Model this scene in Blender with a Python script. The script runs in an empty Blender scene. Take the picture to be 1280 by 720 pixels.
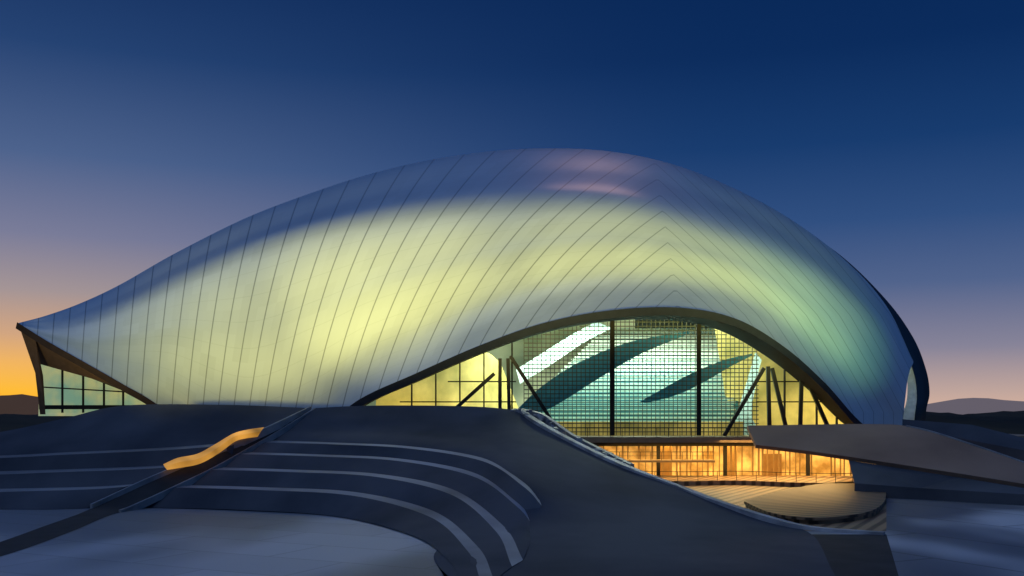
import bpy, math, random
import numpy as np
from mathutils import Vector, Matrix
random.seed(4)
F=1244.4; HZ=515.0; CAMZ=8.0
def P(px,py,d):
    return Vector(((px-640.0)/F*d, d, CAMZ-(py-HZ)/F*d))
def lin(c):
    return tuple(((x/255.0)/12.92 if x/255.0<=0.04045 else (((x/255.0)+0.055)/1.055)**2.4) for x in c)+(1.0,)
scn=bpy.context.scene
scn.view_settings.view_transform='Standard'
scn.view_settings.look='None'
scn.view_settings.exposure=0
COL=scn.collection
# ------------------------------------------------------------ materials
def newmat(name):
    m=bpy.data.materials.new(name); m.use_nodes=True
    nt=m.node_tree; return m,nt,nt.nodes["Principled BSDF"]
def mat_noise(name,c1,c2,scale=0.3,rough=0.7,detail=6,bump=0.0,bscale=3.0,metal=0.0,emit=None,es=0.0,spec=0.5,evar=False):
    m,nt,b=newmat(name); N=nt.nodes; L=nt.links
    tc=N.new('ShaderNodeTexCoord'); n=N.new('ShaderNodeTexNoise')
    n.inputs['Scale'].default_value=scale; n.inputs['Detail'].default_value=detail
    L.new(tc.outputs['Object'],n.inputs['Vector'])
    r=N.new('ShaderNodeValToRGB'); r.color_ramp.elements[0].position=0.35; r.color_ramp.elements[1].position=0.65
    r.color_ramp.elements[0].color=(*c1,1); r.color_ramp.elements[1].color=(*c2,1)
    L.new(n.outputs['Fac'],r.inputs['Fac']); L.new(r.outputs['Color'],b.inputs['Base Color'])
    b.inputs['Roughness'].default_value=rough; b.inputs['Metallic'].default_value=metal
    b.inputs['Specular IOR Level'].default_value=spec
    if bump>0:
        n2=N.new('ShaderNodeTexNoise'); n2.inputs['Scale'].default_value=bscale; n2.inputs['Detail'].default_value=8
        L.new(tc.outputs['Object'],n2.inputs['Vector'])
        bp=N.new('ShaderNodeBump'); bp.inputs['Strength'].default_value=bump
        L.new(n2.outputs['Fac'],bp.inputs['Height']); L.new(bp.outputs['Normal'],b.inputs['Normal'])
    if emit:
        b.inputs['Emission Color'].default_value=(*emit,1); b.inputs['Emission Strength'].default_value=es
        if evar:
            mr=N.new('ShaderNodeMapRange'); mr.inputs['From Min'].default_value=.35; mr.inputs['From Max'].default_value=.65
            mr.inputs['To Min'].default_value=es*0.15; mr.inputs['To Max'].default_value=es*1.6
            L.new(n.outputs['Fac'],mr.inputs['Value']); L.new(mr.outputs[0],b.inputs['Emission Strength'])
    return m
def mat_plain(name,c,rough=0.6,metal=0.0,emit=None,es=0.0,spec=0.5):
    return mat_noise(name,tuple(x*0.88 for x in c),tuple(min(1,x*1.1) for x in c),1.5,rough,4,0,3,metal,emit,es,spec)
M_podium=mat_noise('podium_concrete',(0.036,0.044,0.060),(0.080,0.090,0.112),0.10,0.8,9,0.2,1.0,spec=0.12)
M_tread=mat_noise('pale_tread',(0.10,0.11,0.13),(0.36,0.38,0.42),0.07,0.6,8,0.08,1.5,spec=0.3)  # tread strips paler than the risers
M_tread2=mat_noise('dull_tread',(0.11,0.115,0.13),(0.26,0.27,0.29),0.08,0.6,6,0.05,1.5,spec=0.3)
M_kerb=mat_noise('pale_kerb',(0.18,0.19,0.22),(0.46,0.47,0.50),0.5,0.5)
M_dark=mat_plain('dark_steel',(0.012,0.013,0.016),0.45,0.3)
M_soffit=mat_plain('dark_soffit',(0.018,0.023,0.038),0.7,0,None,0,0.12)
M_fascia=mat_plain('brown_fascia',(0.07,0.043,0.03),0.8,0,None,0,0.1)
M_brown=mat_plain('warm_brown_soffit',(0.26,0.14,0.075),0.7,0,None,0,0.2)
M_frame=mat_plain('window_frame',(0.03,0.028,0.022),0.7,0,None,0,0.2)
M_asphalt=mat_noise('asphalt',(0.025,0.027,0.03),(0.04,0.042,0.046),0.4,0.8,8,0.2,6,spec=0.2)
M_grass=mat_noise('dry_grass',(0.02,0.022,0.018),(0.045,0.042,0.03),0.05,0.95,8,spec=0.1)
M_slab=mat_plain('deck_slab',(0.22,0.16,0.09),0.6)
M_wedge=mat_noise('wedge_concrete',(0.21,0.135,0.10),(0.30,0.20,0.148),0.10,0.75,8,0.1,2,spec=0.12)  # warm light on the wall top put into this base colour
M_gold=mat_noise('golden_wall',(0.45,0.28,0.08),(0.75,0.55,0.22),0.5,0.5,8,0,3,0,(1.0,0.55,0.12),0.48,0.5,True)  # patchy emission puts the room light into the wall itself
M_bar=mat_plain('golden_bar',(0.42,0.26,0.09),0.5,0,(1.0,0.55,0.12),0.03)  # faint glow added for lamplight on the bars
M_stand=mat_plain('stand_teal',(0.07,0.28,0.33),0.6)
M_seat=mat_plain('seat_pale',(0.84,0.90,0.78),0.5)
M_teal=mat_plain('teal_panel',(0.07,0.34,0.50),0.5)
M_step=mat_noise('glow_step_lining',(0.5,0.24,0.04),(0.85,0.48,0.12),0.25,0.35,2,0,3,0.4,(1.0,0.44,0.06),0.50,0.5,True)  # golden light of the stair recess put in as glow of this surface
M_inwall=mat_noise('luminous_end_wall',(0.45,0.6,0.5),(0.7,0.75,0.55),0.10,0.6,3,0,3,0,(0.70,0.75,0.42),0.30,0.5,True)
M_warmwall=mat_noise('warm_wall',(0.5,0.4,0.12),(0.75,0.6,0.22),0.22,0.6,6,0,3,0,(0.95,0.66,0.14),0.22,0.5,True)  # emission carries the warm lamplight on these surfaces
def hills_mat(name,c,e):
    return mat_noise(name,tuple(x*0.8 for x in c),c,0.01,1.0,6,0,3,0,e,1.0)  # emission paints the distance haze onto the hills
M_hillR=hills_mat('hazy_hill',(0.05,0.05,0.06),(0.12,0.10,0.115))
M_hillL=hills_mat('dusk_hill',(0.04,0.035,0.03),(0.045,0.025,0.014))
M_glass,nt,b=newmat('glazing'); N=nt.nodes;L=nt.links
N.remove(b); tr=N.new('ShaderNodeBsdfTransparent'); tr.inputs['Color'].default_value=(0.9,0.97,0.94,1)
gl=N.new('ShaderNodeBsdfGlossy'); gl.inputs['Roughness'].default_value=0.05; gl.inputs['Color'].default_value=(0.8,0.9,1,1)
mx=N.new('ShaderNodeMixShader'); lw=N.new('ShaderNodeLayerWeight'); lw.inputs['Blend'].default_value=0.12
L.new(lw.outputs['Fresnel'],mx.inputs['Fac']); L.new(tr.outputs[0],mx.inputs[1]); L.new(gl.outputs[0],mx.inputs[2])
L.new(mx.outputs[0],N['Material Output'].inputs['Surface'])
def paving(name,c1,c2,sc,p0,p1,bs,mort,rot=0.45,det=4):
    m,nt,b=newmat(name); N=nt.nodes;L=nt.links
    tc=N.new('ShaderNodeTexCoord'); n=N.new('ShaderNodeTexNoise'); n.inputs['Scale'].default_value=sc; n.inputs['Detail'].default_value=det; n.inputs['Roughness'].default_value=0.4
    mp0=N.new('ShaderNodeMapping'); mp0.inputs['Scale'].default_value=(1.0,0.45,1); L.new(tc.outputs['Object'],mp0.inputs['Vector'])
    L.new(mp0.outputs[0],n.inputs['Vector'])
    r=N.new('ShaderNodeValToRGB'); e=r.color_ramp.elements; r.color_ramp.interpolation='EASE'
    e[0].position=p0; e[0].color=(*c1,1); e[1].position=p1; e[1].color=(*c2,1)
    L.new(n.outputs['Fac'],r.inputs['Fac'])  # pale noise patches painted in for reflections on the paving
    b.inputs['Roughness'].default_value=0.5; b.inputs['Specular IOR Level'].default_value=0.35
    mp=N.new('ShaderNodeMapping'); mp.inputs['Rotation'].default_value=(0,0,rot); L.new(tc.outputs['Object'],mp.inputs['Vector'])
    br_=N.new('ShaderNodeTexBrick'); br_.inputs['Scale'].default_value=bs; br_.inputs['Mortar Size'].default_value=0.004
    br_.inputs['Color1'].default_value=(1,1,1,1); br_.inputs['Color2'].default_value=(.88,.88,.88,1); br_.inputs['Mortar'].default_value=(mort,mort,mort,1)
    L.new(mp.outputs[0],br_.inputs['Vector'])
    mu=N.new('ShaderNodeMix'); mu.data_type='RGBA'; mu.blend_type='MULTIPLY'; mu.inputs['Factor'].default_value=1
    L.new(r.outputs['Color'],mu.inputs['A']); L.new(br_.outputs['Color'],mu.inputs['B']); L.new(mu.outputs['Result'],b.inputs['Base Color'])
    return m
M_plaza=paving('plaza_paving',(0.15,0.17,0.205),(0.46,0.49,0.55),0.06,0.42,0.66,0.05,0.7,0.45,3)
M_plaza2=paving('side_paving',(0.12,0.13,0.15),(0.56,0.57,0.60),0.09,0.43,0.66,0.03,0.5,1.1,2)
def plank(name,c1,c2,rot):
    m,nt,b=newmat(name); N=nt.nodes;L=nt.links
    tc=N.new('ShaderNodeTexCoord'); mp=N.new('ShaderNodeMapping'); mp.inputs['Rotation'].default_value=(0,0,rot)
    L.new(tc.outputs['Object'],mp.inputs['Vector'])
    w=N.new('ShaderNodeTexWave'); w.inputs['Scale'].default_value=0.3; w.inputs['Distortion'].default_value=0.4; w.inputs['Detail'].default_value=1
    L.new(mp.outputs[0],w.inputs['Vector'])
    r=N.new('ShaderNodeValToRGB'); e=r.color_ramp.elements
    e[0].position=0.2; e[0].color=(*c1,1); e[1].position=0.6; e[1].color=(*c2,1)
    L.new(w.outputs['Fac'],r.inputs['Fac']); L.new(r.outputs['Color'],b.inputs['Base Color']); b.inputs['Roughness'].default_value=0.5
    b.inputs['Specular IOR Level'].default_value=0.3
    return m
M_court=plank('court_decking',(0.12,0.068,0.03),(0.36,0.22,0.11),0.5)
M_plat=plank('platform_decking',(0.028,0.019,0.013),(0.20,0.13,0.08),1.1)
M_shell,nt,b=newmat('shell_panels'); N=nt.nodes;L=nt.links
at=N.new('ShaderNodeAttribute'); at.attribute_name='seam'
at2=N.new('ShaderNodeAttribute'); at2.attribute_name='rowv'
at3=N.new('ShaderNodeAttribute'); at3.attribute_name='seamfade'
def line_mask(src,spacing,width):
    d=N.new('ShaderNodeMath'); d.operation='DIVIDE'; d.inputs[1].default_value=spacing; L.new(src,d.inputs[0])
    f=N.new('ShaderNodeMath'); f.operation='FRACT'; L.new(d.outputs[0],f.inputs[0])
    s=N.new('ShaderNodeMath'); s.operation='SUBTRACT'; s.inputs[1].default_value=0.5; L.new(f.outputs[0],s.inputs[0])
    a=N.new('ShaderNodeMath'); a.operation='ABSOLUTE'; L.new(s.outputs[0],a.inputs[0])
    m=N.new('ShaderNodeMapRange'); m.interpolation_type='SMOOTHSTEP'
    m.inputs['From Min'].default_value=0; m.inputs['From Max'].default_value=width/spacing
    m.inputs['To Min'].default_value=1; m.inputs['To Max'].default_value=0
    L.new(a.outputs[0],m.inputs['Value'])
    fl=N.new('ShaderNodeMath'); fl.operation='FLOOR'; L.new(d.outputs[0],fl.inputs[0])
    return m.outputs[0],fl.outputs[0]
m1,fl1=line_mask(at.outputs['Fac'],1.75,0.10)
m2,fl2=line_mask(at2.outputs['Fac'],1.0,0.02)
cv=N.new('ShaderNodeCombineXYZ'); L.new(fl1,cv.inputs[0]); L.new(fl2,cv.inputs[1])
wn=N.new('ShaderNodeTexWhiteNoise'); L.new(cv.outputs[0],wn.inputs['Vector'])
mr=N.new('ShaderNodeMapRange'); mr.inputs['To Min'].default_value=0.93; mr.inputs['To Max'].default_value=1.0
L.new(wn.outputs['Value'],mr.inputs['Value'])
base=N.new('ShaderNodeMix'); base.data_type='RGBA'; base.inputs['A'].default_value=(0.40,0.48,0.57,1); base.inputs['B'].default_value=(0.05,0.06,0.06,1)
mm=N.new('ShaderNodeMath'); mm.operation='MULTIPLY'; mm.inputs[1].default_value=0.14; L.new(m2,mm.inputs[0])
mm1=N.new('ShaderNodeMath'); mm1.operation='MULTIPLY'; L.new(m1,mm1.inputs[0]); L.new(at3.outputs['Fac'],mm1.inputs[1])
mxx=N.new('ShaderNodeMath'); mxx.operation='MAXIMUM'; L.new(mm1.outputs[0],mxx.inputs[0]); L.new(mm.outputs[0],mxx.inputs[1])
L.new(mxx.outputs[0],base.inputs['Factor'])
hs=N.new('ShaderNodeHueSaturation'); L.new(base.outputs['Result'],hs.inputs['Color']); L.new(mr.outputs[0],hs.inputs['Value'])
L.new(hs.outputs[0],b.inputs['Base Color'])
b.inputs['Roughness'].default_value=0.48; b.inputs['Metallic'].default_value=0.28
b.inputs['Coat Weight'].default_value=0.5; b.inputs['Coat Roughness'].default_value=0.18; b.inputs['Coat IOR'].default_value=1.6

# ------------------------------------------------------------ helpers
def thing(name,label,cat,loc=(0,0,0),group=None):
    e=bpy.data.objects.new(name,None); e.location=loc; e.empty_display_size=0.5
    e['label']=label; e['category']=cat
    if group: e['group']=group
    COL.objects.link(e); return e
def origin_of(o):
    v=Vector((0,0,0))
    while o is not None:
        v+=Vector(o.location); o=o.parent
    return v
def mk(name,verts,faces,mat,parent=None,smooth=False,label=None,kind=None,cat=None,mats=None,midx=None):
    me=bpy.data.meshes.new(name)
    vs=[Vector(v) for v in verts]
    lo=Vector((min(v.x for v in vs),min(v.y for v in vs),min(v.z for v in vs)))
    hi=Vector((max(v.x for v in vs),max(v.y for v in vs),max(v.z for v in vs)))
    c=Vector(((lo.x+hi.x)/2,(lo.y+hi.y)/2,lo.z))
    me.from_pydata([tuple(v-c) for v in vs],[],faces); me.update()
    for m_ in (mats or [mat]): me.materials.append(m_)
    if midx: me.polygons.foreach_set('material_index',midx)
    if smooth:
        me.polygons.foreach_set('use_smooth',[True]*len(me.polygons))
    o=bpy.data.objects.new(name,me); COL.objects.link(o)
    if parent is not None:
        o.parent=parent; o.location=c-origin_of(parent)
    else: o.location=c
    if label: o['label']=label
    if kind: o['kind']=kind
    if cat: o['category']=cat
    return o
def boxvf(c,s,rot=None):
    vs=[]
    for x in(-.5,.5):
        for y in(-.5,.5):
            for z in(-.5,.5):
                v=Vector((x*s[0],y*s[1],z*s[2]))
                if rot is not None: v=rot@v
                vs.append(Vector(c)+v)
    fs=[(0,1,3,2),(4,6,7,5),(0,4,5,1),(2,3,7,6),(0,2,6,4),(1,5,7,3)]
    return vs,fs
def merge(lst):
    V=[];Fc=[]
    for v,f in lst:
        o=len(V); V+=list(v); Fc+=[tuple(i+o for i in q) for q in f]
    return V,Fc
def beam(a,b2,w,h=None):
    a=Vector(a); b2=Vector(b2); d=b2-a; h=h or w
    rot=d.to_track_quat('Z','Y').to_matrix()
    return boxvf((a+b2)/2,(w,h,d.length),rot)
def cr(pts,n):
    pts=np.array(pts,float); m=len(pts); out=[]
    for i in range(m-1):
        p0=pts[i-1] if i>0 else 2*pts[0]-pts[1]
        p1=pts[i];p2=pts[i+1]
        p3=pts[i+2] if i+2<m else 2*pts[-1]-pts[-2]
        for k in range(n):
            t=k/n
            out.append(0.5*((2*p1)+(-p0+p2)*t+(2*p0-5*p1+4*p2-p3)*t*t+(-p0+3*p1-3*p2+p3)*t**3))
    out.append(pts[-1]); return np.array(out)
def gridfaces(r,c,flip=False):
    fs=[]
    for i in range(r-1):
        for j in range(c-1):
            q=(i*c+j,i*c+j+1,(i+1)*c+j+1,(i+1)*c+j)
            fs.append(q[::-1] if flip else q)
    return fs

# ------------------------------------------------------------ world
W=bpy.data.worlds.new("World"); scn.world=W; W.use_nodes=True
nt=W.node_tree; N=nt.nodes; L=nt.links; bg=N['Background']
tc=N.new('ShaderNodeTexCoord'); sp=N.new('ShaderNodeSeparateXYZ'); L.new(tc.outputs['Generated'],sp.inputs[0])
def ramp(stops):
    r=N.new('ShaderNodeValToRGB'); e=r.color_ramp.elements
    e[0].position=stops[0][0]; e[0].color=lin(stops[0][1]); e[1].position=stops[-1][0]; e[1].color=lin(stops[-1][1])
    for p,c in stops[1:-1]:
        q=e.new(p); q.color=lin(c)
    L.new(sp.outputs['Z'],r.inputs['Fac']); return r
rl=ramp([(0,(254,176,30)),(.02,(254,188,56)),(.045,(240,180,96)),(.07,(208,164,128)),(.11,(162,147,149)),(.16,(120,123,152)),(.23,(74,97,140)),(.32,(33,65,114)),(.40,(13,45,94)),(.6,(20,66,126)),(1,(26,78,144))])
rr=ramp([(0,(214,178,158)),(.02,(190,164,156)),(.06,(134,131,152)),(.12,(80,99,140)),(.18,(46,78,128)),(.25,(20,58,110)),(.33,(6,42,92)),(.42,(3,36,84)),(.6,(14,62,124)),(1,(24,76,142))])
rb=ramp([(0,(64,88,120)),(.15,(52,82,122)),(.4,(34,76,128)),(1,(26,78,144))])
def smooth(out,a,b_):
    mr=N.new('ShaderNodeMapRange'); mr.interpolation_type='SMOOTHSTEP'
    mr.inputs['From Min'].default_value=a; mr.inputs['From Max'].default_value=b_
    L.new(out,mr.inputs['Value']); return mr.outputs[0]
mx=N.new('ShaderNodeMix'); mx.data_type='RGBA'
L.new(smooth(sp.outputs['X'],-0.48,0.22),mx.inputs['Factor']); L.new(rl.outputs[0],mx.inputs['A']); L.new(rr.outputs[0],mx.inputs['B'])
mxb=N.new('ShaderNodeMix'); mxb.data_type='RGBA'
L.new(smooth(sp.outputs['Y'],-0.05,0.72),mxb.inputs['Factor']); L.new(rb.outputs[0],mxb.inputs['A']); L.new(mx.outputs['Result'],mxb.inputs['B'])
sky=N.new('ShaderNodeTexSky'); sky.sky_type='NISHITA'; sky.sun_disc=False
sky.sun_elevation=math.radians(1.0); sky.sun_rotation=math.radians(-50)
ad=N.new('ShaderNodeMix'); ad.data_type='RGBA'; ad.blend_type='ADD'; ad.inputs['Factor'].default_value=0.003
L.new(mxb.outputs['Result'],ad.inputs['A']); L.new(sky.outputs[0],ad.inputs['B'])
dp=N.new('ShaderNodeVectorMath'); dp.operation='DOT_PRODUCT'; L.new(tc.outputs['Generated'],dp.inputs[0])
dv=Vector((.12,.74,.66)).normalized(); dp.inputs[1].default_value=dv
ad2=N.new('ShaderNodeMix'); ad2.data_type='RGBA'; ad2.blend_type='ADD'
L.new(smooth(dp.outputs['Value'],0.992,0.9998),ad2.inputs['Factor']); L.new(ad.outputs['Result'],ad2.inputs['A']); ad2.inputs['B'].default_value=(1.5,0.85,0.65,1)  # unseen warm patch added to the sky for a highlight on the roof crest
L.new(ad2.outputs['Result'],bg.inputs['Color']); bg.inputs['Strength'].default_value=1.0

# ------------------------------------------------------------ camera
cam=bpy.data.cameras.new('camera'); co=bpy.data.objects.new('camera',cam); COL.objects.link(co)
co.location=(0,0,CAMZ); co.rotation_euler=(math.radians(90),0,0)
cam.sensor_width=36; cam.lens=35; cam.shift_y=(HZ-360)/1280; cam.clip_end=8000; scn.camera=co

# ------------------------------------------------------------ setting
s=4000
mk('ground',[(-s,-200,-0.3),(s,-200,-0.3),(s,s,-0.3),(-s,s,-0.3)],[(0,1,2,3)],M_grass,kind='structure',label='dark open ground around the arena')
mk('plaza',[(-90,20,0),(18,20,0),(18,112,0),(-90,112,0)],[(0,1,2,3)],M_plaza,kind='structure',label='paving with pale painted reflections in front of the podium')
mk('plaza',[(18,20,0),(110,20,0),(110,112,0),(18,112,0)],[(0,1,2,3)],M_plaza2,kind='structure',label='grey paving with pale patches painted as reflections')
def path_poly(name,pts,z,mat,label):
    v=[Vector((p[0],p[1],z)) for p in pts]
    return mk(name,v,[tuple(range(len(v)))],mat,kind='structure',label=label)
def G(px,py,z=0.0):
    d=(CAMZ-z)*F/(py-HZ); return P(px,py,d)
path_poly('path',[G(998,668),G(1108,668),G(1135,760),G(1062,760)],0.004,M_asphalt,'dark asphalt path leading to the court')
def hill(name,xs,hs,y,mat,label):
    V=[];n=len(xs)
    for x,h in zip(xs,hs):
        V.append((x,y,-5)); V.append((x,y+40,h)); V.append((x,y+500,-5))
    fs=[]
    for i in range(n-1):
        a=i*3; fs+=[(a,a+3,a+4,a+1),(a+1,a+4,a+5,a+2)]
    return mk(name,V,fs,mat,smooth=True,kind='structure',label=label)
xs=np.linspace(550,2400,80)
def hr(px): return np.interp(px,[1100,1150,1180,1210,1240,1280,1400,2200],[512,507,502,498,498,501,505,512])
hs=[CAMZ+(HZ-hr(640+x/1540*F))/F*1540+random.uniform(-.7,.7)+1.0*math.sin(x*0.03) for x in xs]
hill('hill',xs,hs,1500,M_hillR,'hazy mauve hill on the horizon')
xs=np.linspace(-1800,-640,60)
hs=[CAMZ+(HZ-np.interp(640+x/1540*F,[-800,-100,0,30,60,120],[503,496,494,493,497,508]))/F*1540+random.uniform(-.8,.8) for x in xs]
hill('hill',xs,hs,1500,M_hillL,'dark brown hill under the orange sky')
ex=np.linspace(50,230,50); ey=np.linspace(118,260,40); V=[]
for y in ey:
    for x in ex:
        t=min(1,max(0,(x-52)/12))*math.sin(min(1,(y-118)/142)*math.pi)**0.6
        V.append((x,y,-0.3+t*(8.0+0.5*math.sin(x*.2)+.3*math.sin(y*.3+x*.5))))
mk('embankment',V,gridfaces(len(ey),len(ex)),M_grass,smooth=True,kind='structure',label='dark grassy embankment beside the arena')
ex=np.linspace(-190,-62,40); V=[]
for y in ey:
    for x in ex:
        t=min(1,max(0,(-x-60)/8))*math.sin(min(1,(y-118)/142)*math.pi)**0.6
        V.append((x,y,-0.3+t*(7.6+0.4*math.sin(x*.2)+.3*math.sin(y*.3+x*.5))))
mk('embankment',V,gridfaces(len(ey),len(ex)),M_grass,smooth=True,kind='structure',label='dark grassy embankment below the roof tip')

# ------------------------------------------------------------ arena
arena=thing('arena','curved whale-backed arena with pale panelled roof and arched glass front','arena building',(0,118,0))
B=[(22,405,113),(62,430,113),(108,456,113),(155,483,113),(200,510,113),(300,585,113),(390,550,113),(447,503,112.5),(520,469,111.2),(600,434,110.2),(680,406,109.5),(765,390,109.2),(850,387,109.2),(920,401,109.5),(980,436,110.6),(1030,480,112.3),(1082,535,115),(1126,545,120)]
T=[(22,404,114),(60,394,116),(105,378,122),(155,355,130),(225,316,136),(310,273,142),(390,242,147),(460,219,149),(535,201,151),(610,190,152),(680,186,153),(755,189,153),(830,203,153),(905,231,152),(980,271,150),(1052,324,146),(1105,381,140),(1140,450,132)]
S=[(22,404.7,113.3),(60,407,114),(108,401,115.2),(168,377,116.2),(235,346,117),(325,312,117.8),(405,288,118.3),(475,273,118.5),(550,260,118.5),(625,251,118.5),(700,246,118.5),(775,249,118.5),(850,266,118.5),(925,291,119),(985,319,119.6),(1045,358,121),(1095,408,122.5),(1134,478,124)]
brim=[0,.3,.3,.3,.2,.2,.35,.5,.7,.9,1,1,1,1,.9,.8,.5,.3]
nst=len(B)
rows=[[] for _ in range(9)]
for j in range(nst):
    b0=P(*B[j]); s0=P(*S[j]); t0=P(*T[j]); w=min(1,j/4.0)*min(1,0.35+(nst-1-j)/4.0); br=brim[j]
    wb=min(1,max(0,(j-2)/3.0))*min(1,0.35+(nst-1-j)/4.0)
    def mid(f,d):
        px=B[j][0]*(1-f)+S[j][0]*f; py=B[j][1]*(1-f)+S[j][1]*f; return P(px,py,d)
    dB=B[j][2]; dS=S[j][2]; bul=0.8*wb
    rows[0].append(b0)
    rows[1].append(mid(.26,dB+(dS-dB)*(0.04+0.44*br)-bul*(1-br)))
    rows[2].append(mid(.66,dB+(dS-dB)*(0.32+0.30*br)-bul*(1-br)))
    rows[3].append(s0)
    f=0.52; px=S[j][0]*(1-f)+T[j][0]*f; py=S[j][1]*(1-f)+T[j][1]*f
    rows[4].append(P(px,py,dS+(T[j][2]-dS)*0.36))
    rows[5].append(t0)
    xc=t0.x*(1-0.03*w)
    rows[6].append(Vector((xc,t0.y+20*w,max(0.2,t0.z*(1-0.02*w)))))
    rows[7].append(Vector((xc,t0.y+40*w,t0.z*(1-0.25*w))))
    rows[8].append(Vector((xc,t0.y+50*w,t0.z*(1-0.97*w))))
SU=20; SV=14
rows_u=[cr([tuple(p) for p in r],SU) for r in rows]
ncol=rows_u[0].shape[0]
G3=cr(np.array(rows_u),SV)
nr=G3.shape[0]
V=[tuple(G3[i,j]) for i in range(nr) for j in range(ncol)]
shell=mk('roof_shell',V,gridfaces(nr,ncol),M_shell,arena,True,label='pale metal panelled shell glowing yellow green under floodlights')
seam=[];rv=[];sf_=[]
def Lf(q,h):
    tt=min(1.1,max(0,(q+45)/64.0))
    return q-h*(0.04+0.78*tt**1.5)-0.002*h*h
for i in range(nr):
    for j in range(ncol):
        x,y,z=G3[i,j]
        k_=113.0/y
        h=max(0,(z-8.0)*k_); q=x*k_
        xcr=19.0-0.16*max(0,h-11)
        l=Lf(q,h); r_=Lf(xcr,h)-(q-xcr)*1.0-0.012*(q-xcr)**2
        sm=min(l,r_)
        seam.append(sm+400.0); rv.append(i/(SV*1.0)*3.2)
        dxc=q-xcr
        f=0.72 if dxc<-6 else (0.72-0.2*min(1,(dxc+6)/7))
        f*=1-0.3*min(1,max(0,(h-20)/8))
        sf_.append(f)
for nm,vals in (('seam',seam),('rowv',rv),('seamfade',sf_)):
    a=shell.data.attributes.new(nm,'FLOAT','POINT'); a.data.foreach_set('value',vals)
edge=rows_u[0]
def strip(name,c1,c2,mat,parent,**k):
    n=len(c1); V=[tuple(p) for p in c1]+[tuple(p) for p in c2]
    return mk(name,V,gridfaces(2,n),mat,parent,k.pop('smooth',True),**k)
i0=7*SU-6; i1=16*SU+6
arch=edge[i0:i1+1]
GY=118.0
inner=np.array([(p[0]*0.99,GY,p[2]-0.3) for p in arch])
low=np.array([(p[0],p[1]-0.10,p[2]-0.7) for p in arch])
top=np.array([(p[0],p[1]-0.15,p[2]+0.2) for p in arch])
n=len(arch)
V=[tuple(p) for p in top]+[tuple(p) for p in low]+[tuple(p) for p in inner]
mk('arch_soffit',V,gridfaces(3,n),M_soffit,arena,False,label='dark soffit band following the glass arch')
le=edge[0:4*SU+8]
V=[(p[0],p[1]-0.12,p[2]+0.2) for p in le]+[(p[0]-.2,p[1]-0.06,p[2]-0.5) for p in le]+[(p[0]+0.3,p[1]+6,p[2]-0.8) for p in le]
mk('edge_fascia',V,gridfaces(3,len(le)),M_fascia,arena,False,label='slim dark fascia under the pointed roof tip')
outer=cr([P(985,274,150.6),P(1053,321,146.6),P(1108,375,141),P(1141,421,136),P(1157,460,131),P(1162,490,127),P(1158,512,124),P(1154,545,123)],8)
inn=cr([P(985,276,149.6),P(1051,328,145),P(1100,384,139),P(1127,428,134),P(1142,466,129.5),P(1146,494,126),P(1144,514,123.4),P(1141,545,122)],8)
back=outer+np.array([0.3,6,-0.6])
V=[tuple(p) for p in inn]+[tuple(p) for p in outer]+[tuple(p) for p in back]
mk('roof_rim',V,gridfaces(3,len(inn)),M_dark,arena,True,label='dark steel rim curling round the end of the shell')
en=cr([P(1122,440,133.5),P(1133,468,130.4),P(1134,495,126.5),P(1130,515,124),P(1126,545,122.6)],8)
en2=cr([P(1129,431,134.2),P(1143,467,129.9),P(1147,494,126.4),P(1145,514,123.8),P(1142,545,122.4)],8)
M_pale=mat_plain('rim_glow_panel',(0.5,0.53,0.52),0.5,0.1)  # pale colour paints the glow along the inside of the rim
M_palewall=mat_plain('pale_teal_wall',(0.26,0.38,0.38),0.5,0.0)
strip('rim_glow_strip',en,en2,M_pale,arena,label='pale strip standing in for the glow inside the dark rim')

# glazed front
FL=5.2
glass=bpy.data.objects.new('glass_front',None); glass.parent=arena; COL.objects.link(glass); glass.location=Vector((10,GY,FL))-Vector(arena.location)
glass['label']='arched glazed front with dark mullions and lattice screen'
tops=[Vector(p) for p in inner]
ta=[p for p in tops if p.z>FL+0.2]
V=[(p.x,GY-0.02,p.z) for p in ta]+[(p.x,GY-0.02,FL) for p in ta]
mk('glass_pane',V,gridfaces(2,len(ta)),M_glass,glass)
tx=np.array([p.x for p in ta]); tz=np.array([p.z for p in ta])
def archz(x): return float(np.interp(x,tx,tz))
def X(px,d=GY): return (px-640)/F*d
for px,w in [(765,.55),(873,.5),(640,.2),(980,.16),(1020,.16),(1045,.16),(575,.16),(545,.16),(515,.16),(605,.16)]:
    x=X(px); v,f=boxvf((x,GY-0.25,(FL+archz(x))/2),(w,.4,archz(x)-FL-.05)); mk('mullion',v,f,M_frame,glass)
for x0,x1,zz in ((500,645,9.2),(560,645,11.6),(945,1055,9.2),(945,1025,11.6)):
    mk('transom',*boxvf(((X(x0)+X(x1))/2,GY-0.2,zz),(X(x1)-X(x0),.2,.14)),M_frame,glass)
M_lattice=mat_plain('lattice_metal',(0.10,0.12,0.10),0.5,0.3)
lst=[]
z=FL+0.45
xs_=[X(655),X(948)]
while z<19.4:
    xx=np.linspace(xs_[0],xs_[1],90); ok=[q for q in xx if archz(q)>z+.1]
    if len(ok)>3: lst.append(boxvf(((ok[0]+ok[-1])/2,GY-0.12,z),(ok[-1]-ok[0],.08,.11)))
    z+=0.5
xx=xs_[0]
while xx<xs_[1]:
    lst.append(boxvf((xx,GY-0.07,(FL+archz(xx))/2),(.085,.06,archz(xx)-FL-.05))); xx+=0.52
mk('lattice_screen',*merge(lst),M_lattice,glass,label='fine metal lattice of louvre blades')
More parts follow.
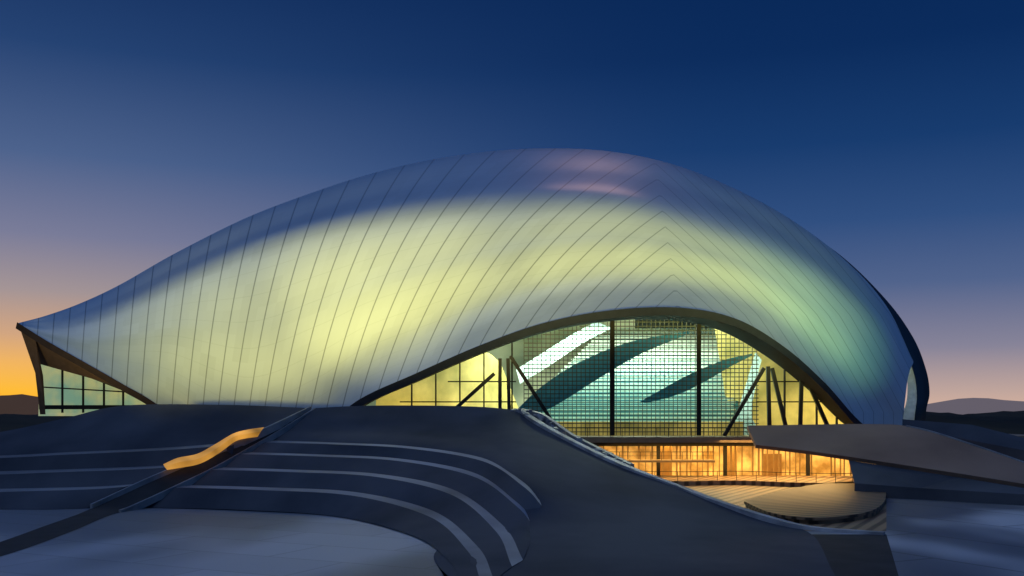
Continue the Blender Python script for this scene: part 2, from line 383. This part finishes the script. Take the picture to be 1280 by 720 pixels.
for (a,b_) in [((568,512),(618,452)),((638,445),(694,518)),((625,448),(625,520)),((635,448),(637,520)),((955,460),(905,530)),((960,458),(962,530)),((965,460),(985,530)),((1012,482),(1040,530)),((1002,470),(1000,530))]:
    p=P(a[0],a[1],GY-1.0); q=P(b_[0],b_[1]+15,GY-1.0); v,f=beam(p,q,.42); mk('strut',v,f,M_dark,arena)
mk('upper_floor',*boxvf((5,GY+24,FL-0.3),(120,47.5,.5)),M_slab,arena)
mk('deck_slab',*boxvf(((X(700)+X(940))/2,GY-3.2,FL-0.33),(X(940)-X(690),6.2,.62)),M_slab,arena,label='thin terrace slab above the lit lower storey')
mk('balcony_rail',*merge([boxvf(((X(700)+X(936))/2,GY-6.1,FL+1.0),(X(930)-X(700),.06,.08))]+[boxvf((x,GY-6.1,FL+.5),(.05,.05,1.0)) for x in np.arange(X(702),X(932),1.3)]),M_dark,arena)
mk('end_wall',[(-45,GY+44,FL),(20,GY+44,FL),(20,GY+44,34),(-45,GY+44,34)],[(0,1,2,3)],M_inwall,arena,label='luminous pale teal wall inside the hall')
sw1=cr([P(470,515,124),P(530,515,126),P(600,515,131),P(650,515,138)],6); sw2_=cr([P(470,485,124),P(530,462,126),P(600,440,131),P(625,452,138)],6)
strip('side_wall',sw1,sw2_,M_warmwall,arena,label='warm yellow glowing wall inside the hall')
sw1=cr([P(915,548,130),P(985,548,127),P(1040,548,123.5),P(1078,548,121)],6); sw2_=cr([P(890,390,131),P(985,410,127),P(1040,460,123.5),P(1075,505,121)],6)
strip('side_wall',sw1,sw2_,M_warmwall,arena,label='warm golden glowing wall inside the hall')
c=[(955,545,121),(940,520,122),(945,480,123.5),(952,450,125)]; c2=[(915,545,124),(922,515,125),(934,475,127),(944,440,129)]
strip('curved_wall',cr([P(*p) for p in c],6),cr([P(*p) for p in c2],6),M_palewall,arena,label='pale sweeping wall beside the stand')
strip('curved_wall',cr([P(650,480,128),P(690,455,130),P(730,428,134),P(765,410,138)],6),cr([P(645,462,130),P(680,440,133),P(712,420,136),P(745,402,140)],6),M_palewall,arena,label='pale sloping inner panel')
stand=bpy.data.objects.new('spectator_stand',None); stand.parent=arena; COL.objects.link(stand); stand.location=Vector((13,126,FL))-Vector(arena.location)
stand['label']='raked blue stand with rows of pale seats'
lst=[];seats=[]
for i in range(30):
    d=123+0.85*i; z=FL+0.35+0.5*i
    xl=X(632+4.2*i,d); xr=X(925-0.4*i,d)
    lst.append(boxvf(((xl+xr)/2,d,(z+FL)/2-.1),(xr-xl,.85,z-FL)))
    x=xl+.5
    while x<xr-.4:
        seats.append(boxvf((x,d+.1,z+.2),(.5,.12,.32)))
        x+=0.52
mk('stand_tier',*merge(lst),M_stand,stand)
mk('seat_rows',*merge(seats),M_seat,stand,kind='stuff')
# tapering curved blue balcony sweeps rising away from the lower end of the stand
def sweep(a,b_,lab):
    A=cr(np.array([cr(np.array([P(*p) for p in a]),8),cr(np.array([P(*p) for p in b_]),8)]),3)
    mk('blue_balcony',[tuple(p) for r in A for p in r],gridfaces(A.shape[0],A.shape[1]),M_teal,stand,True,label=lab)
sweep([(640,518,119.4),(676,484,119.8),(722,454,120.4),(785,428,121.2),(860,414,122)],[(662,524,119.4),(706,500,119.8),(750,472,120.4),(802,442,121.2),(862,417,122)],'broad curved blue balcony tapering as it rises')
sweep([(800,502,120.2),(832,484,120.4),(866,466,120.8),(905,450,121.4),(940,442,122)],[(806,504,120.2),(842,495,120.4),(876,480,120.8),(910,460,121.4),(941,444,122)],'smaller curved blue balcony tapering as it rises')
mk('front_barrier',[P(690,545,120.2),P(930,545,120.2),P(930,527,120.2),P(690,527,120.2)],[(0,1,2,3)],M_warmwall,stand,label='golden glowing barrier below the stand')
# lower storey
low=bpy.data.objects.new('lower_storey',None); low.parent=arena; COL.objects.link(low); low.location=Vector((X(900),GY,0))-Vector(arena.location)
low['label']='golden lit ground storey behind vertical bars'
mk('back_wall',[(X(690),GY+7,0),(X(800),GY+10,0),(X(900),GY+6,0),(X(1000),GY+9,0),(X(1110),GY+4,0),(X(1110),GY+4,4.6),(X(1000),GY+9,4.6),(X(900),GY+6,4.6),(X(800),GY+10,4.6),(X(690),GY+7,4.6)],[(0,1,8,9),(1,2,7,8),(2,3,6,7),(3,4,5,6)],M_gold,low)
mk('room_floor',[(X(690),GY-2,.02),(X(1100),GY-2,.02),(X(1110),GY+12,.02),(X(690),GY+12,.02)],[(0,1,2,3)],mat_plain('glossy_lit_floor',(0.5,0.34,0.14),0.25),low)
bars=[boxvf((X(900),GY+1.2,4.45),(X(1080)-X(740),.2,.25)),boxvf((X(900),GY+1.2,.15),(X(1080)-X(740),.2,.2))]
x=X(742)
while x<X(1078):
    if random.random()<.85: bars.append(boxvf((x,GY+1.2,2.3),(.08+.12*random.random(),.25,4.4)))
    x+=0.38+random.random()*.45
mk('bar_screen',*merge(bars),M_bar,low)
for px in (745,822,905,1008):
    mk('column',*boxvf((X(px),GY-.6,2.25),(.4,.4,4.55)),M_frame,low)
for px,w,h,dy in ((770,2.5,2.4,3.2),(838,1.6,4.4,4),(925,1.2,4.4,4.5),(975,2.2,2.9,3.5)):
    mk('partition',*boxvf((X(px),GY+dy,h/2),(w,.4,h)),M_bar,low)
mk('ceiling_fascia',*boxvf((X(900),GY-1.2,4.25),(X(1085)-X(735),.2,.5)),M_frame,low)
def curverail(pts,z0,h=1.0,st=1):
    out=[]
    for i in range(len(pts)-1):
        a=Vector(pts[i]);b2=Vector(pts[i+1]); a.z=z0+h; b2.z=z0+h; out.append(beam(a,b2,.06)); a2=a.copy();c2_=b2.copy(); a2.z-=.45;c2_.z-=.45; out.append(beam(a2,c2_,.03))
        if i%st==0: out.append(boxvf((a.x,a.y,z0+h/2),(.05,.05,h)))
    return merge(out)
mk('mezzanine_slab',*boxvf((X(820),GY-3.0,2.35),(X(885)-X(755),2.2,.25)),M_slab,low,label='thin golden mezzanine balcony')
mk('handrail',*curverail([(q,GY-4.0,0) for q in np.arange(X(757),X(884),1.2)],2.48,.95),M_dark,low)
dk=cr([(X(742),GY-1,0),(X(760),GY-7,0),(X(830),GY-10,0),(X(900),GY-9,0),(X(960),GY-12,0),(X(1020),GY-13,0),(X(1072),GY-9,0)],6)
n=len(dk); V=[(p[0],p[1],0.02) for p in dk]+[(p[0],p[1],.5) for p in dk]+[(p[0],GY-1,.5) for p in dk]
mk('terrace_deck',V,gridfaces(3,n),M_court,low,label='curved timber upper deck')
mk('handrail',*curverail([(p[0],p[1]+.3,0) for p in dk[4:]],.5,1.0,2),M_dark,low)
# left glazed end under tip
wing=bpy.data.objects.new('glazed_wing',None); wing.parent=arena; COL.objects.link(wing); wing.location=Vector((-52,118,5))-Vector(arena.location)
wing['label']='glazed wing tucked under the pointed roof tip'
WD=119.5
mk('glass_pane',[P(50,516,WD),P(215,516,WD),P(180,496,WD),P(100,452,WD),P(46,424,WD)],[(0,1,2,3,4)],M_glass,wing)
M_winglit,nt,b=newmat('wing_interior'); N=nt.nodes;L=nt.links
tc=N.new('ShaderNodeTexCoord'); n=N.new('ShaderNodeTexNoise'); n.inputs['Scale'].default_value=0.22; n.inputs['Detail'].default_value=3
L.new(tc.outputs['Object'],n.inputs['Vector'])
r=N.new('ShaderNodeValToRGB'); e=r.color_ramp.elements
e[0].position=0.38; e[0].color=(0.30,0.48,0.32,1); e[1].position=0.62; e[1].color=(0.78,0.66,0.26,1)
L.new(n.outputs['Fac'],r.inputs['Fac']); L.new(r.outputs['Color'],b.inputs['Base Color']); L.new(r.outputs['Color'],b.inputs['Emission Color']); b.inputs['Emission Strength'].default_value=0.5  # room light of the wing painted as patchy glow
mk('glow_wall',[P(48,520,122),P(215,520,122),P(178,494,122),P(110,460,122),P(50,450,122)],[(0,1,2,3,4)],M_winglit,wing)
mk('brown_soffit',[P(26,408,113.6),P(160,486,113.8),P(150,487,119),P(70,456,119),P(46,454,118)],[(0,1,2,3,4)],M_brown,wing)
mk('end_support',[P(24,408,113.4),P(44,422,114),P(54,470,116.5),P(57,518,118.6),P(50,518,118.6),P(44,466,116.5)],[(0,1,2,3,4,5)],M_brown,wing,label='angled warm brown end support')
for px,t in ((78,458),(104,464),(130,476),(154,489)):
    mk('mullion',*beam(P(px,516,WD-.2),P(px,t,WD-.2),.2),M_frame,wing)
mk('transom',*beam(P(55,484,WD-.25),P(160,490,WD-.25),.16),M_frame,wing)
mk('transom',*beam(P(50,509,WD-.25),P(205,509,WD-.25),.5),M_frame,wing)
# ------------------------------------------------------------ podium
podium=thing('stepped_podium','dark concrete podium with long curved terraces','podium',(0,85,0))
def terr(name,rowsdef,label,nsub=10,skR=True,skL=True,treads=(1,3,5,7),tm=None,rear=True):
    rc=[cr([tuple(P(*p)) for p in r],nsub) for r in rowsdef]
    c=rc[0].shape[0]; V=[]; Fs=[]; mi=[]
    for k in range(len(rc)-1):
        o=len(V)
        V+=[tuple(p) for p in rc[k]]+[tuple(p) for p in rc[k+1]]
        Fs+=[(o+j,o+c+j,o+c+j+1,o+j+1) for j in range(c-1)]
        mi+=[1 if k in treads else 0]*(c-1)
    for col,on in ((c-1,skR),(0,skL)):
        if not on: continue
        o=len(V)
        for r in rc: V.append(tuple(r[col])); V.append((r[col][0],r[col][1],-0.2))
        Fs+=[(o+2*k,o+2*k+1,o+2*k+3,o+2*k+2) for k in range(len(rc)-1)]; mi+=[0]*(len(rc)-1)
    if rear:
        o=len(V)
        V+=[tuple(p) for p in rc[0]]+[(p[0],p[1]+1.5,-0.2) for p in rc[0]]
        Fs+=[(o+j,o+j+1,o+c+j+1,o+c+j) for j in range(c-1)]; mi+=[0]*(c-1)
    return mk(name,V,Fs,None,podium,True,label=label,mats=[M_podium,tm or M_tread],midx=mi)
def row(pts,ds): return [(p[0],p[1],d) for p,d in zip(pts,ds)]
CT=[
 row([(338,550.5),(420,553.2),(512,557.8),(602,572),(652,601),(674,624)],[95.4,92.4,89,82,72.3,69.2]),
 row([(332,553),(418,555.5),(510,560.5),(602,576),(654,608),(677,632)],[94,90.8,87,80,70,67.8]),
 row([(304,565),(400,568),(498,573),(590,590),(644,626),(668,652)],[93,89.8,86,79,69.2,66.6]),
 row([(298,567.5),(396,570.5),(496,576),(590,595),(646,633),(669,662)],[91.4,88.2,84.2,77,67.4,64.4]),
 row([(266,584),(368,587),(470,592),(564,611),(628,656),(654,700)],[90,86.6,82.6,75.7,65.2,53.3]),
 row([(260,586.8),(362,590),(466,595.5),(561,617),(618,662),(640,708)],[88.4,85,80.9,73.6,63.4,51]),
 row([(220,606),(330,609),(444,615),(540,638),(596,682),(618,725)],[87,83.6,79.3,72,58.6,46.9]),
 row([(214,609),(324,612.5),(440,619.5),(535,645),(584,688),(602,730)],[85,81.8,77.4,69.8,57,45.8]),
 row([(168,634),(292,637),(416,645),(512,668),(562,702),(584,745)],[83.3,80.8,76,64.3,52.8,42.8]),
]
terr('curved_terrace',CT,'dark curved terraces with pale tread edges',treads=(0,2,4,6),rear=False)
def lower(pt,dz):
    v=P(*pt); return (v.x,v.y,v.z-dz)
gr=[]
gr.append([tuple(P(*p)) for p in [(392,510,100),(460,507,100),(540,507,99),(600,508.5,98),(640,512,98),(648,513.5,98.2),(656,516,98.4)]])
gr.append([tuple(P(*p)) for p in [(382,521,98.5),(450,522,97.5),(533,524,96.2),(602,529,94),(641,536,91.5),(664,540,91.4),(694,541,92)]])
gr.append([tuple(P(*p)) for p in [(360,536,97),(436,538,95.5),(524,541,93),(604,550,88.5),(646,569,81.5),(690,573,82),(744,567,87)]])
gr.append([tuple(P(*p)) for p in [(338,550.5,95.4),(420,553.2,92.4),(512,557.8,89),(602,572,82),(654,602,72.3),(714,605,75),(790,588,82)]])
gr.append([lower(CT[2][0],1.6),lower(CT[2][1],1.6),lower(CT[2][2],1.6),lower(CT[2][3],1.4)]+[tuple(P(*p)) for p in [(658,650,65.6),(770,648,67),(900,630,74)]])
gr.append([lower(CT[4][0],2.2),lower(CT[4][1],2.2),lower(CT[4][2],2.0),lower(CT[4][3],1.4)]+[tuple(P(*p)) for p in [(648,694,55.3),(800,688,56.5),(1003,662,67.6)]])
gr.append([lower(CT[8][0],2.2),lower(CT[8][1],2.0),lower(CT[8][2],2.0),lower(CT[8][3],.9)]+[tuple(P(*p)) for p in [(612,738,44.3),(815,737,44.6),(1040,712,50)]])
gr.append([lower(CT[8][0],2.2),lower(CT[8][1],2.0),lower(CT[8][2],2.0),lower(CT[8][4],.5)]+[tuple(P(*p)) for p in [(580,790,35.8),(830,790,35.8),(1062,775,38)]])
A=np.array([cr(r,10) for r in gr]); A=cr(A,10)
cc=A.shape[1]
A[:,34:,2]=np.maximum(A[:,34:,2],0.04)
V=[tuple(p) for r in A for p in r]; Fs=gridfaces(A.shape[0],cc,True)
mk('sweeping_slope',V,Fs,M_podium,podium,True,label='smooth dark concrete slope sweeping from the crest to the plaza')
V=[tuple(p) for p in A[0]]+[(p[0],p[1]+1.5,-0.2) for p in A[0]]
mk('rear_wall',V,gridfaces(2,cc),M_podium,podium)
terr('straight_terrace',[
 row([(-120,556),(0,540),(80,523),(155,507),(280,506),(386,510)],[100]*6),
 row([(-120,572.5),(0,569.5),(80,565.5),(150,562.5),(222,558.5),(300,552.5)],[93]*6),
 row([(-120,576),(0,572.5),(78,568.5),(146,565.5),(216,562),(290,556.5)],[91]*6),
 row([(-120,592),(0,589),(68,587),(130,585),(182,583),(232,580)],[90]*6),
 row([(-120,596),(0,593),(64,590.5),(124,588.5),(172,586.5),(221,583.5)],[87.8]*6),
 row([(-120,614),(0,611),(52,610),(96,609),(134,607.5),(170,605)],[86.5]*6),
 row([(-120,619),(0,615),(48,613.5),(88,612.5),(124,611),(156,608.5)],[84]*6),
 row([(-120,640),(0,637),(34,637),(60,637),(86,636),(108,635)],[79.5,81.4,81.4,81.4,82,82.6]),
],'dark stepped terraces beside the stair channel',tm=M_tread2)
ch_l=[(388,511,100),(344,532,95.5),(298,553,92),(236,579,88),(176,605,84),(114,634,80),(66,654,71.5),(14,673,63),(-80,704,52.5)]
ch_r=[(394,511,100),(352,537,96),(316,558,93),(270,584,88.8),(214,611,84.6),(150,640,79.2),(92,663,67),(30,686,58),(-80,720,48.5)]
cl=cr([P(*p) for p in ch_l],6); cr_=cr([P(*p) for p in ch_r],6)
cl[:,2]=np.maximum(cl[:,2],0.12); cr_[:,2]=np.maximum(cr_[:,2],0.12)
dz=np.array([0,0,-0.1])
strip('stair_floor',cl+dz,cr_+dz,M_asphalt,podium,label='dark stair channel cutting down the terraces')
def kerb(name,cv,w,h,mat,parent,label=None,down=1.2):
    n=len(cv); V=[]
    for k in range(n):
        a=Vector(cv[max(0,k-1)]);b=Vector(cv[min(n-1,k+1)]); t=(b-a); t.z=0; t.normalize(); s=Vector((t.y,-t.x,0))*w/2
        p=Vector(cv[k])
        V+=[p+s+Vector((0,0,-down)),p+s+Vector((0,0,h)),p-s+Vector((0,0,h)),p-s+Vector((0,0,-down))]
    Fs=[]
    for k in range(n-1):
        for q in range(3):
            Fs.append((4*k+q,4*k+4+q,4*k+5+q,4*k+1+q))
    Fs+=[(0,1,2,3),(4*n-4,4*n-1,4*n-2,4*n-3)]
    return mk(name,V,Fs,mat,parent,False,label=label)
M_kerb2=mat_noise('channel_kerb',(0.14,0.15,0.17),(0.26,0.27,0.29),0.5,0.5)
kerb('channel_kerb',cl[:31],.22,.25,M_kerb2,podium,down=.5)
kerb('channel_kerb',cr_[:31],.22,.10,M_kerb2,podium,down=.5)
G1=cr([P(334,537,94.6),P(314,540,93.6),P(296,545,92.6),P(274,558,90.8),P(252,570,88.8),P(228,575,88.0),P(210,583,87)],5)
G2=cr([P(330,542.5,94.0),P(312,545.5,93.0),P(296,549.5,92.0),P(276.5,563,90.2),P(254,576,88.2),P(230,580.5,87.4),P(212,586.5,86.6)],5)
G3_=cr([P(326,549,94.2),P(311,551,93.2),P(298,555,92.3),P(279,569,90.4),P(256,582,88.4),P(233,587,87.6),P(215,590,86.6)],5)
off=np.array([0,-1.2,.25])
V=[tuple(p+off) for p in G1]+[tuple(p+off) for p in G2]+[tuple(p+off) for p in G3_]
mk('glow_ribbon',V,gridfaces(3,len(G1)),M_step,podium,False,label='curved golden ribbon glowing for the light in the stair recess')
rim=cr([P(650,514,98.2),P(672,528,94.5),P(700,544,91),P(745,567,86.5),P(790,587,82),P(850,610,78),P(900,629,74),P(960,648,70),P(1015,661,67.4),P(1105,668,64.8)],8)
kerb('parapet',rim,.6,.16,M_kerb,podium,'pale parapet edging the sweeping flank',3.5)
rim2=cr([P(652,513,100),P(680,521,98),P(715,545,95),P(760,568,91),P(790,583,88)],8)
kerb('parapet',rim2,.5,.2,M_kerb2,podium,'inner parapet by the court',6)
rocks=[]
for i in range(34):
    t=i/33.0*(len(rim2)-1)*0.96; a=Vector(rim2[int(t)])
    p=a.lerp(Vector((a.x-1.2,a.y-2.5,a.z-.1)),random.random())
    s_=random.uniform(.35,.9); rot=Matrix.Rotation(random.random()*3,3,'Z')@Matrix.Rotation(random.uniform(-.4,.4),3,'X')
    v,f=boxvf(p+Vector((0,0,-.1)),(s_,s_*.8,s_*.7),rot); v=[q+Vector((random.uniform(-.12,.12),random.uniform(-.12,.12),random.uniform(-.1,.1))) for q in v]
    rocks.append((v,f))
mk('rock_edging',*merge(rocks),M_kerb2,podium,kind='stuff',label='rough stones packed along the parapet')

# ------------------------------------------------------------ court
crt=[G(700,600),G(1075,600),G(1108,625),G(1108,664),G(1010,664),G(900,640),G(790,605)]
path_poly('court',crt,0.006,M_court,'sunken timber decked court lit gold')
plat=thing('curved_platform','low curved dark timber platform with rounded edge','platform',tuple(G(1040,635)))
for k,(z0,z1,nm,scl) in enumerate(((0,.3,'platform_base',.985),(.3,.5,'slatted_top',1.0))):
    pp=[(930,634),(985,618),(1040,609),(1098,609),(1107,622),(1104,636),(1085,648),(1040,655),(1000,655),(960,648)]
    cen=Vector(G(1050,628)); cv=cr([tuple(G(*p)) for p in pp+[pp[0]]],5)[:-1]
    ring=[cen+(Vector(p)-cen)*scl for p in cv]
    n=len(ring); V=[(p.x,p.y,z0) for p in ring]+[(p.x,p.y,z1) for p in ring]
    Fs=[(i,(i+1)%n,n+(i+1)%n,n+i) for i in range(n)]+[tuple(range(n,2*n))]
    mk(nm,V,Fs,M_plat,plat)
# ------------------------------------------------------------ sloping wall on the right
wed=thing('folded_concrete_wall','long thin tapering brownish concrete wall slab beside the court','wall',(55,95,0))
a_=P(934,532,108);b_=P(1090,530,106);c_=P(1145,535,104);d_=P(1215,556,100);e_=P(1330,596,93)
f_=P(945,556,104.5);g_=P(1062,571,99);k_=P(1330,613,87)
h_=P(1068,604,94.5);i_=P(1150,610,91);j_=P(1330,621,83)
def dn(v,z=None,t=None):
    return Vector((v.x,v.y,z)) if z is not None else v+Vector((0,0.2,-t))
topc=cr([tuple(a_),tuple(b_),tuple(c_),tuple(d_),tuple(e_)],8); botc=cr([tuple(f_),tuple(P(1005,563,102)),tuple(g_),tuple(P(1200,592,93)),tuple(k_)],8)
und=botc+np.array([0,0.3,-0.35])
mk('slab_top',[tuple(p) for p in topc]+[tuple(p) for p in botc],gridfaces(2,len(topc),True),M_wedge,wed,True)
strip('slab_edge',botc,und,M_wedge,wed,smooth=False)
mk('slab_end',[a_,f_,Vector(und[0]),dn(a_,t=.35)],[(0,1,2,3)],M_wedge,wed)
mk('lower_facet',[Vector(und[16]),h_,i_,j_,Vector(und[-1]),Vector(und[24]),dn(h_,0),dn(i_,0),dn(j_,0)],[(0,1,2),(0,2,5),(5,2,3,4),(1,6,7,2),(2,7,8,3)],M_podium,wed)  # darker concrete puts the shade of this side into its colour
kerb('coping',topc[14:],.3,.10,M_kerb2,wed,down=.3)
sl=thing('angular_slab','angular dark concrete slab behind the tapering wall','slab',(62,110,0))
q=[P(1128,524,116),P(1215,531,112),P(1340,562,106),P(1340,574,104),P(1200,548,110),P(1128,534,114)]
mk('slab_top',q+[Vector((v.x,v.y,0)) for v in q],[(0,1,4,5),(1,2,3,4),(5,4,10,11),(4,3,9,10)],M_podium,sl)

# ------------------------------------------------------------ lights
def spot(loc,px,py,energy,col,ang=46,blend=1.0,rad=0.5,d=115):
    tgt=P(px,py,d)
    l=bpy.data.lights.new('flood_or_fill_lamp','SPOT'); l.energy=energy; l.color=col; l.spot_size=math.radians(ang); l.spot_blend=blend; l.shadow_soft_size=rad
    o=bpy.data.objects.new('flood_or_fill_lamp',l); o.location=loc; COL.objects.link(o)
    o.rotation_euler=(Vector(tgt)-Vector(loc)).to_track_quat('-Z','Y').to_euler(); return o
YG=(1.0,0.81,0.14)
spot((-18,72,7.8),475,330,120000,(1,.82,.20),38)
spot((-28,72,7.8),395,328,44000,YG,48)
spot((-38,74,7.8),300,342,40000,YG,48)
spot((-48,78,7.8),208,368,24000,(0.97,0.83,0.20),44)
spot((-58,82,7.5),120,402,8000,(0.9,0.88,0.45),42)
spot((-6,72,7.8),590,293,50000,(1,0.82,0.15),48)
spot((6,72,7.8),700,266,62000,(0.99,0.82,0.16),44)
spot((18,73,7.8),805,262,52000,(0.98,0.83,0.17),44)
spot((30,75,7.8),910,284,52000,(0.94,0.86,0.18),43)
spot((41,77,7.8),1000,322,46000,(0.78,0.92,0.22),41)
spot((52,81,7.8),1078,374,34000,(0.35,1.0,0.36),38)
spot((-30,34,9),380,295,110000,(1.0,0.88,0.38),30,1.0,2,140)  # this and the next two: unseen far fill, added to lift the roof top
spot((5,34,9),640,255,105000,(1.0,0.88,0.38),30,1.0,2,150)
spot((36,34,9),890,285,105000,(0.95,0.92,0.36),30,1.0,2,145)
def area(loc,rot,sx,sy,energy,col):
    l=bpy.data.lights.new('hall_lamp','AREA'); l.shape='RECTANGLE'; l.size=sx; l.size_y=sy; l.energy=energy; l.color=col
    o=bpy.data.objects.new('hall_lamp',l); o.location=loc; o.rotation_euler=rot; COL.objects.link(o); return o
area((12,132,24),(math.radians(-15),0,0),30,10,20000,(0.90,1.0,0.78))
area((X(540),121,9.5),(math.radians(30),0,0),12,2,450,(1.0,0.8,0.28))
area((X(1010),120,9.5),(math.radians(30),0,0),8,2,500,(1.0,0.70,0.20))
area((X(900),GY+3.5,4.4),(0,0,0),32,2,1900,(1.0,0.60,0.17))
area((X(900),GY-4,4.4),(0,0,0),26,3,2200,(1.0,0.60,0.19))
area((X(960),GY-6.5,5.0),(math.radians(-40),0,0),14,1.5,1100,(1.0,0.58,0.20))
su=bpy.data.lights.new('dusk_fill','SUN'); su.energy=0.36; su.angle=math.radians(50); su.color=(0.78,0.87,1.0)  # soft overhead fill added to brighten the foreground
so=bpy.data.objects.new('dusk_fill',su); so.rotation_euler=(math.radians(28),math.radians(-25),0); COL.objects.link(so)
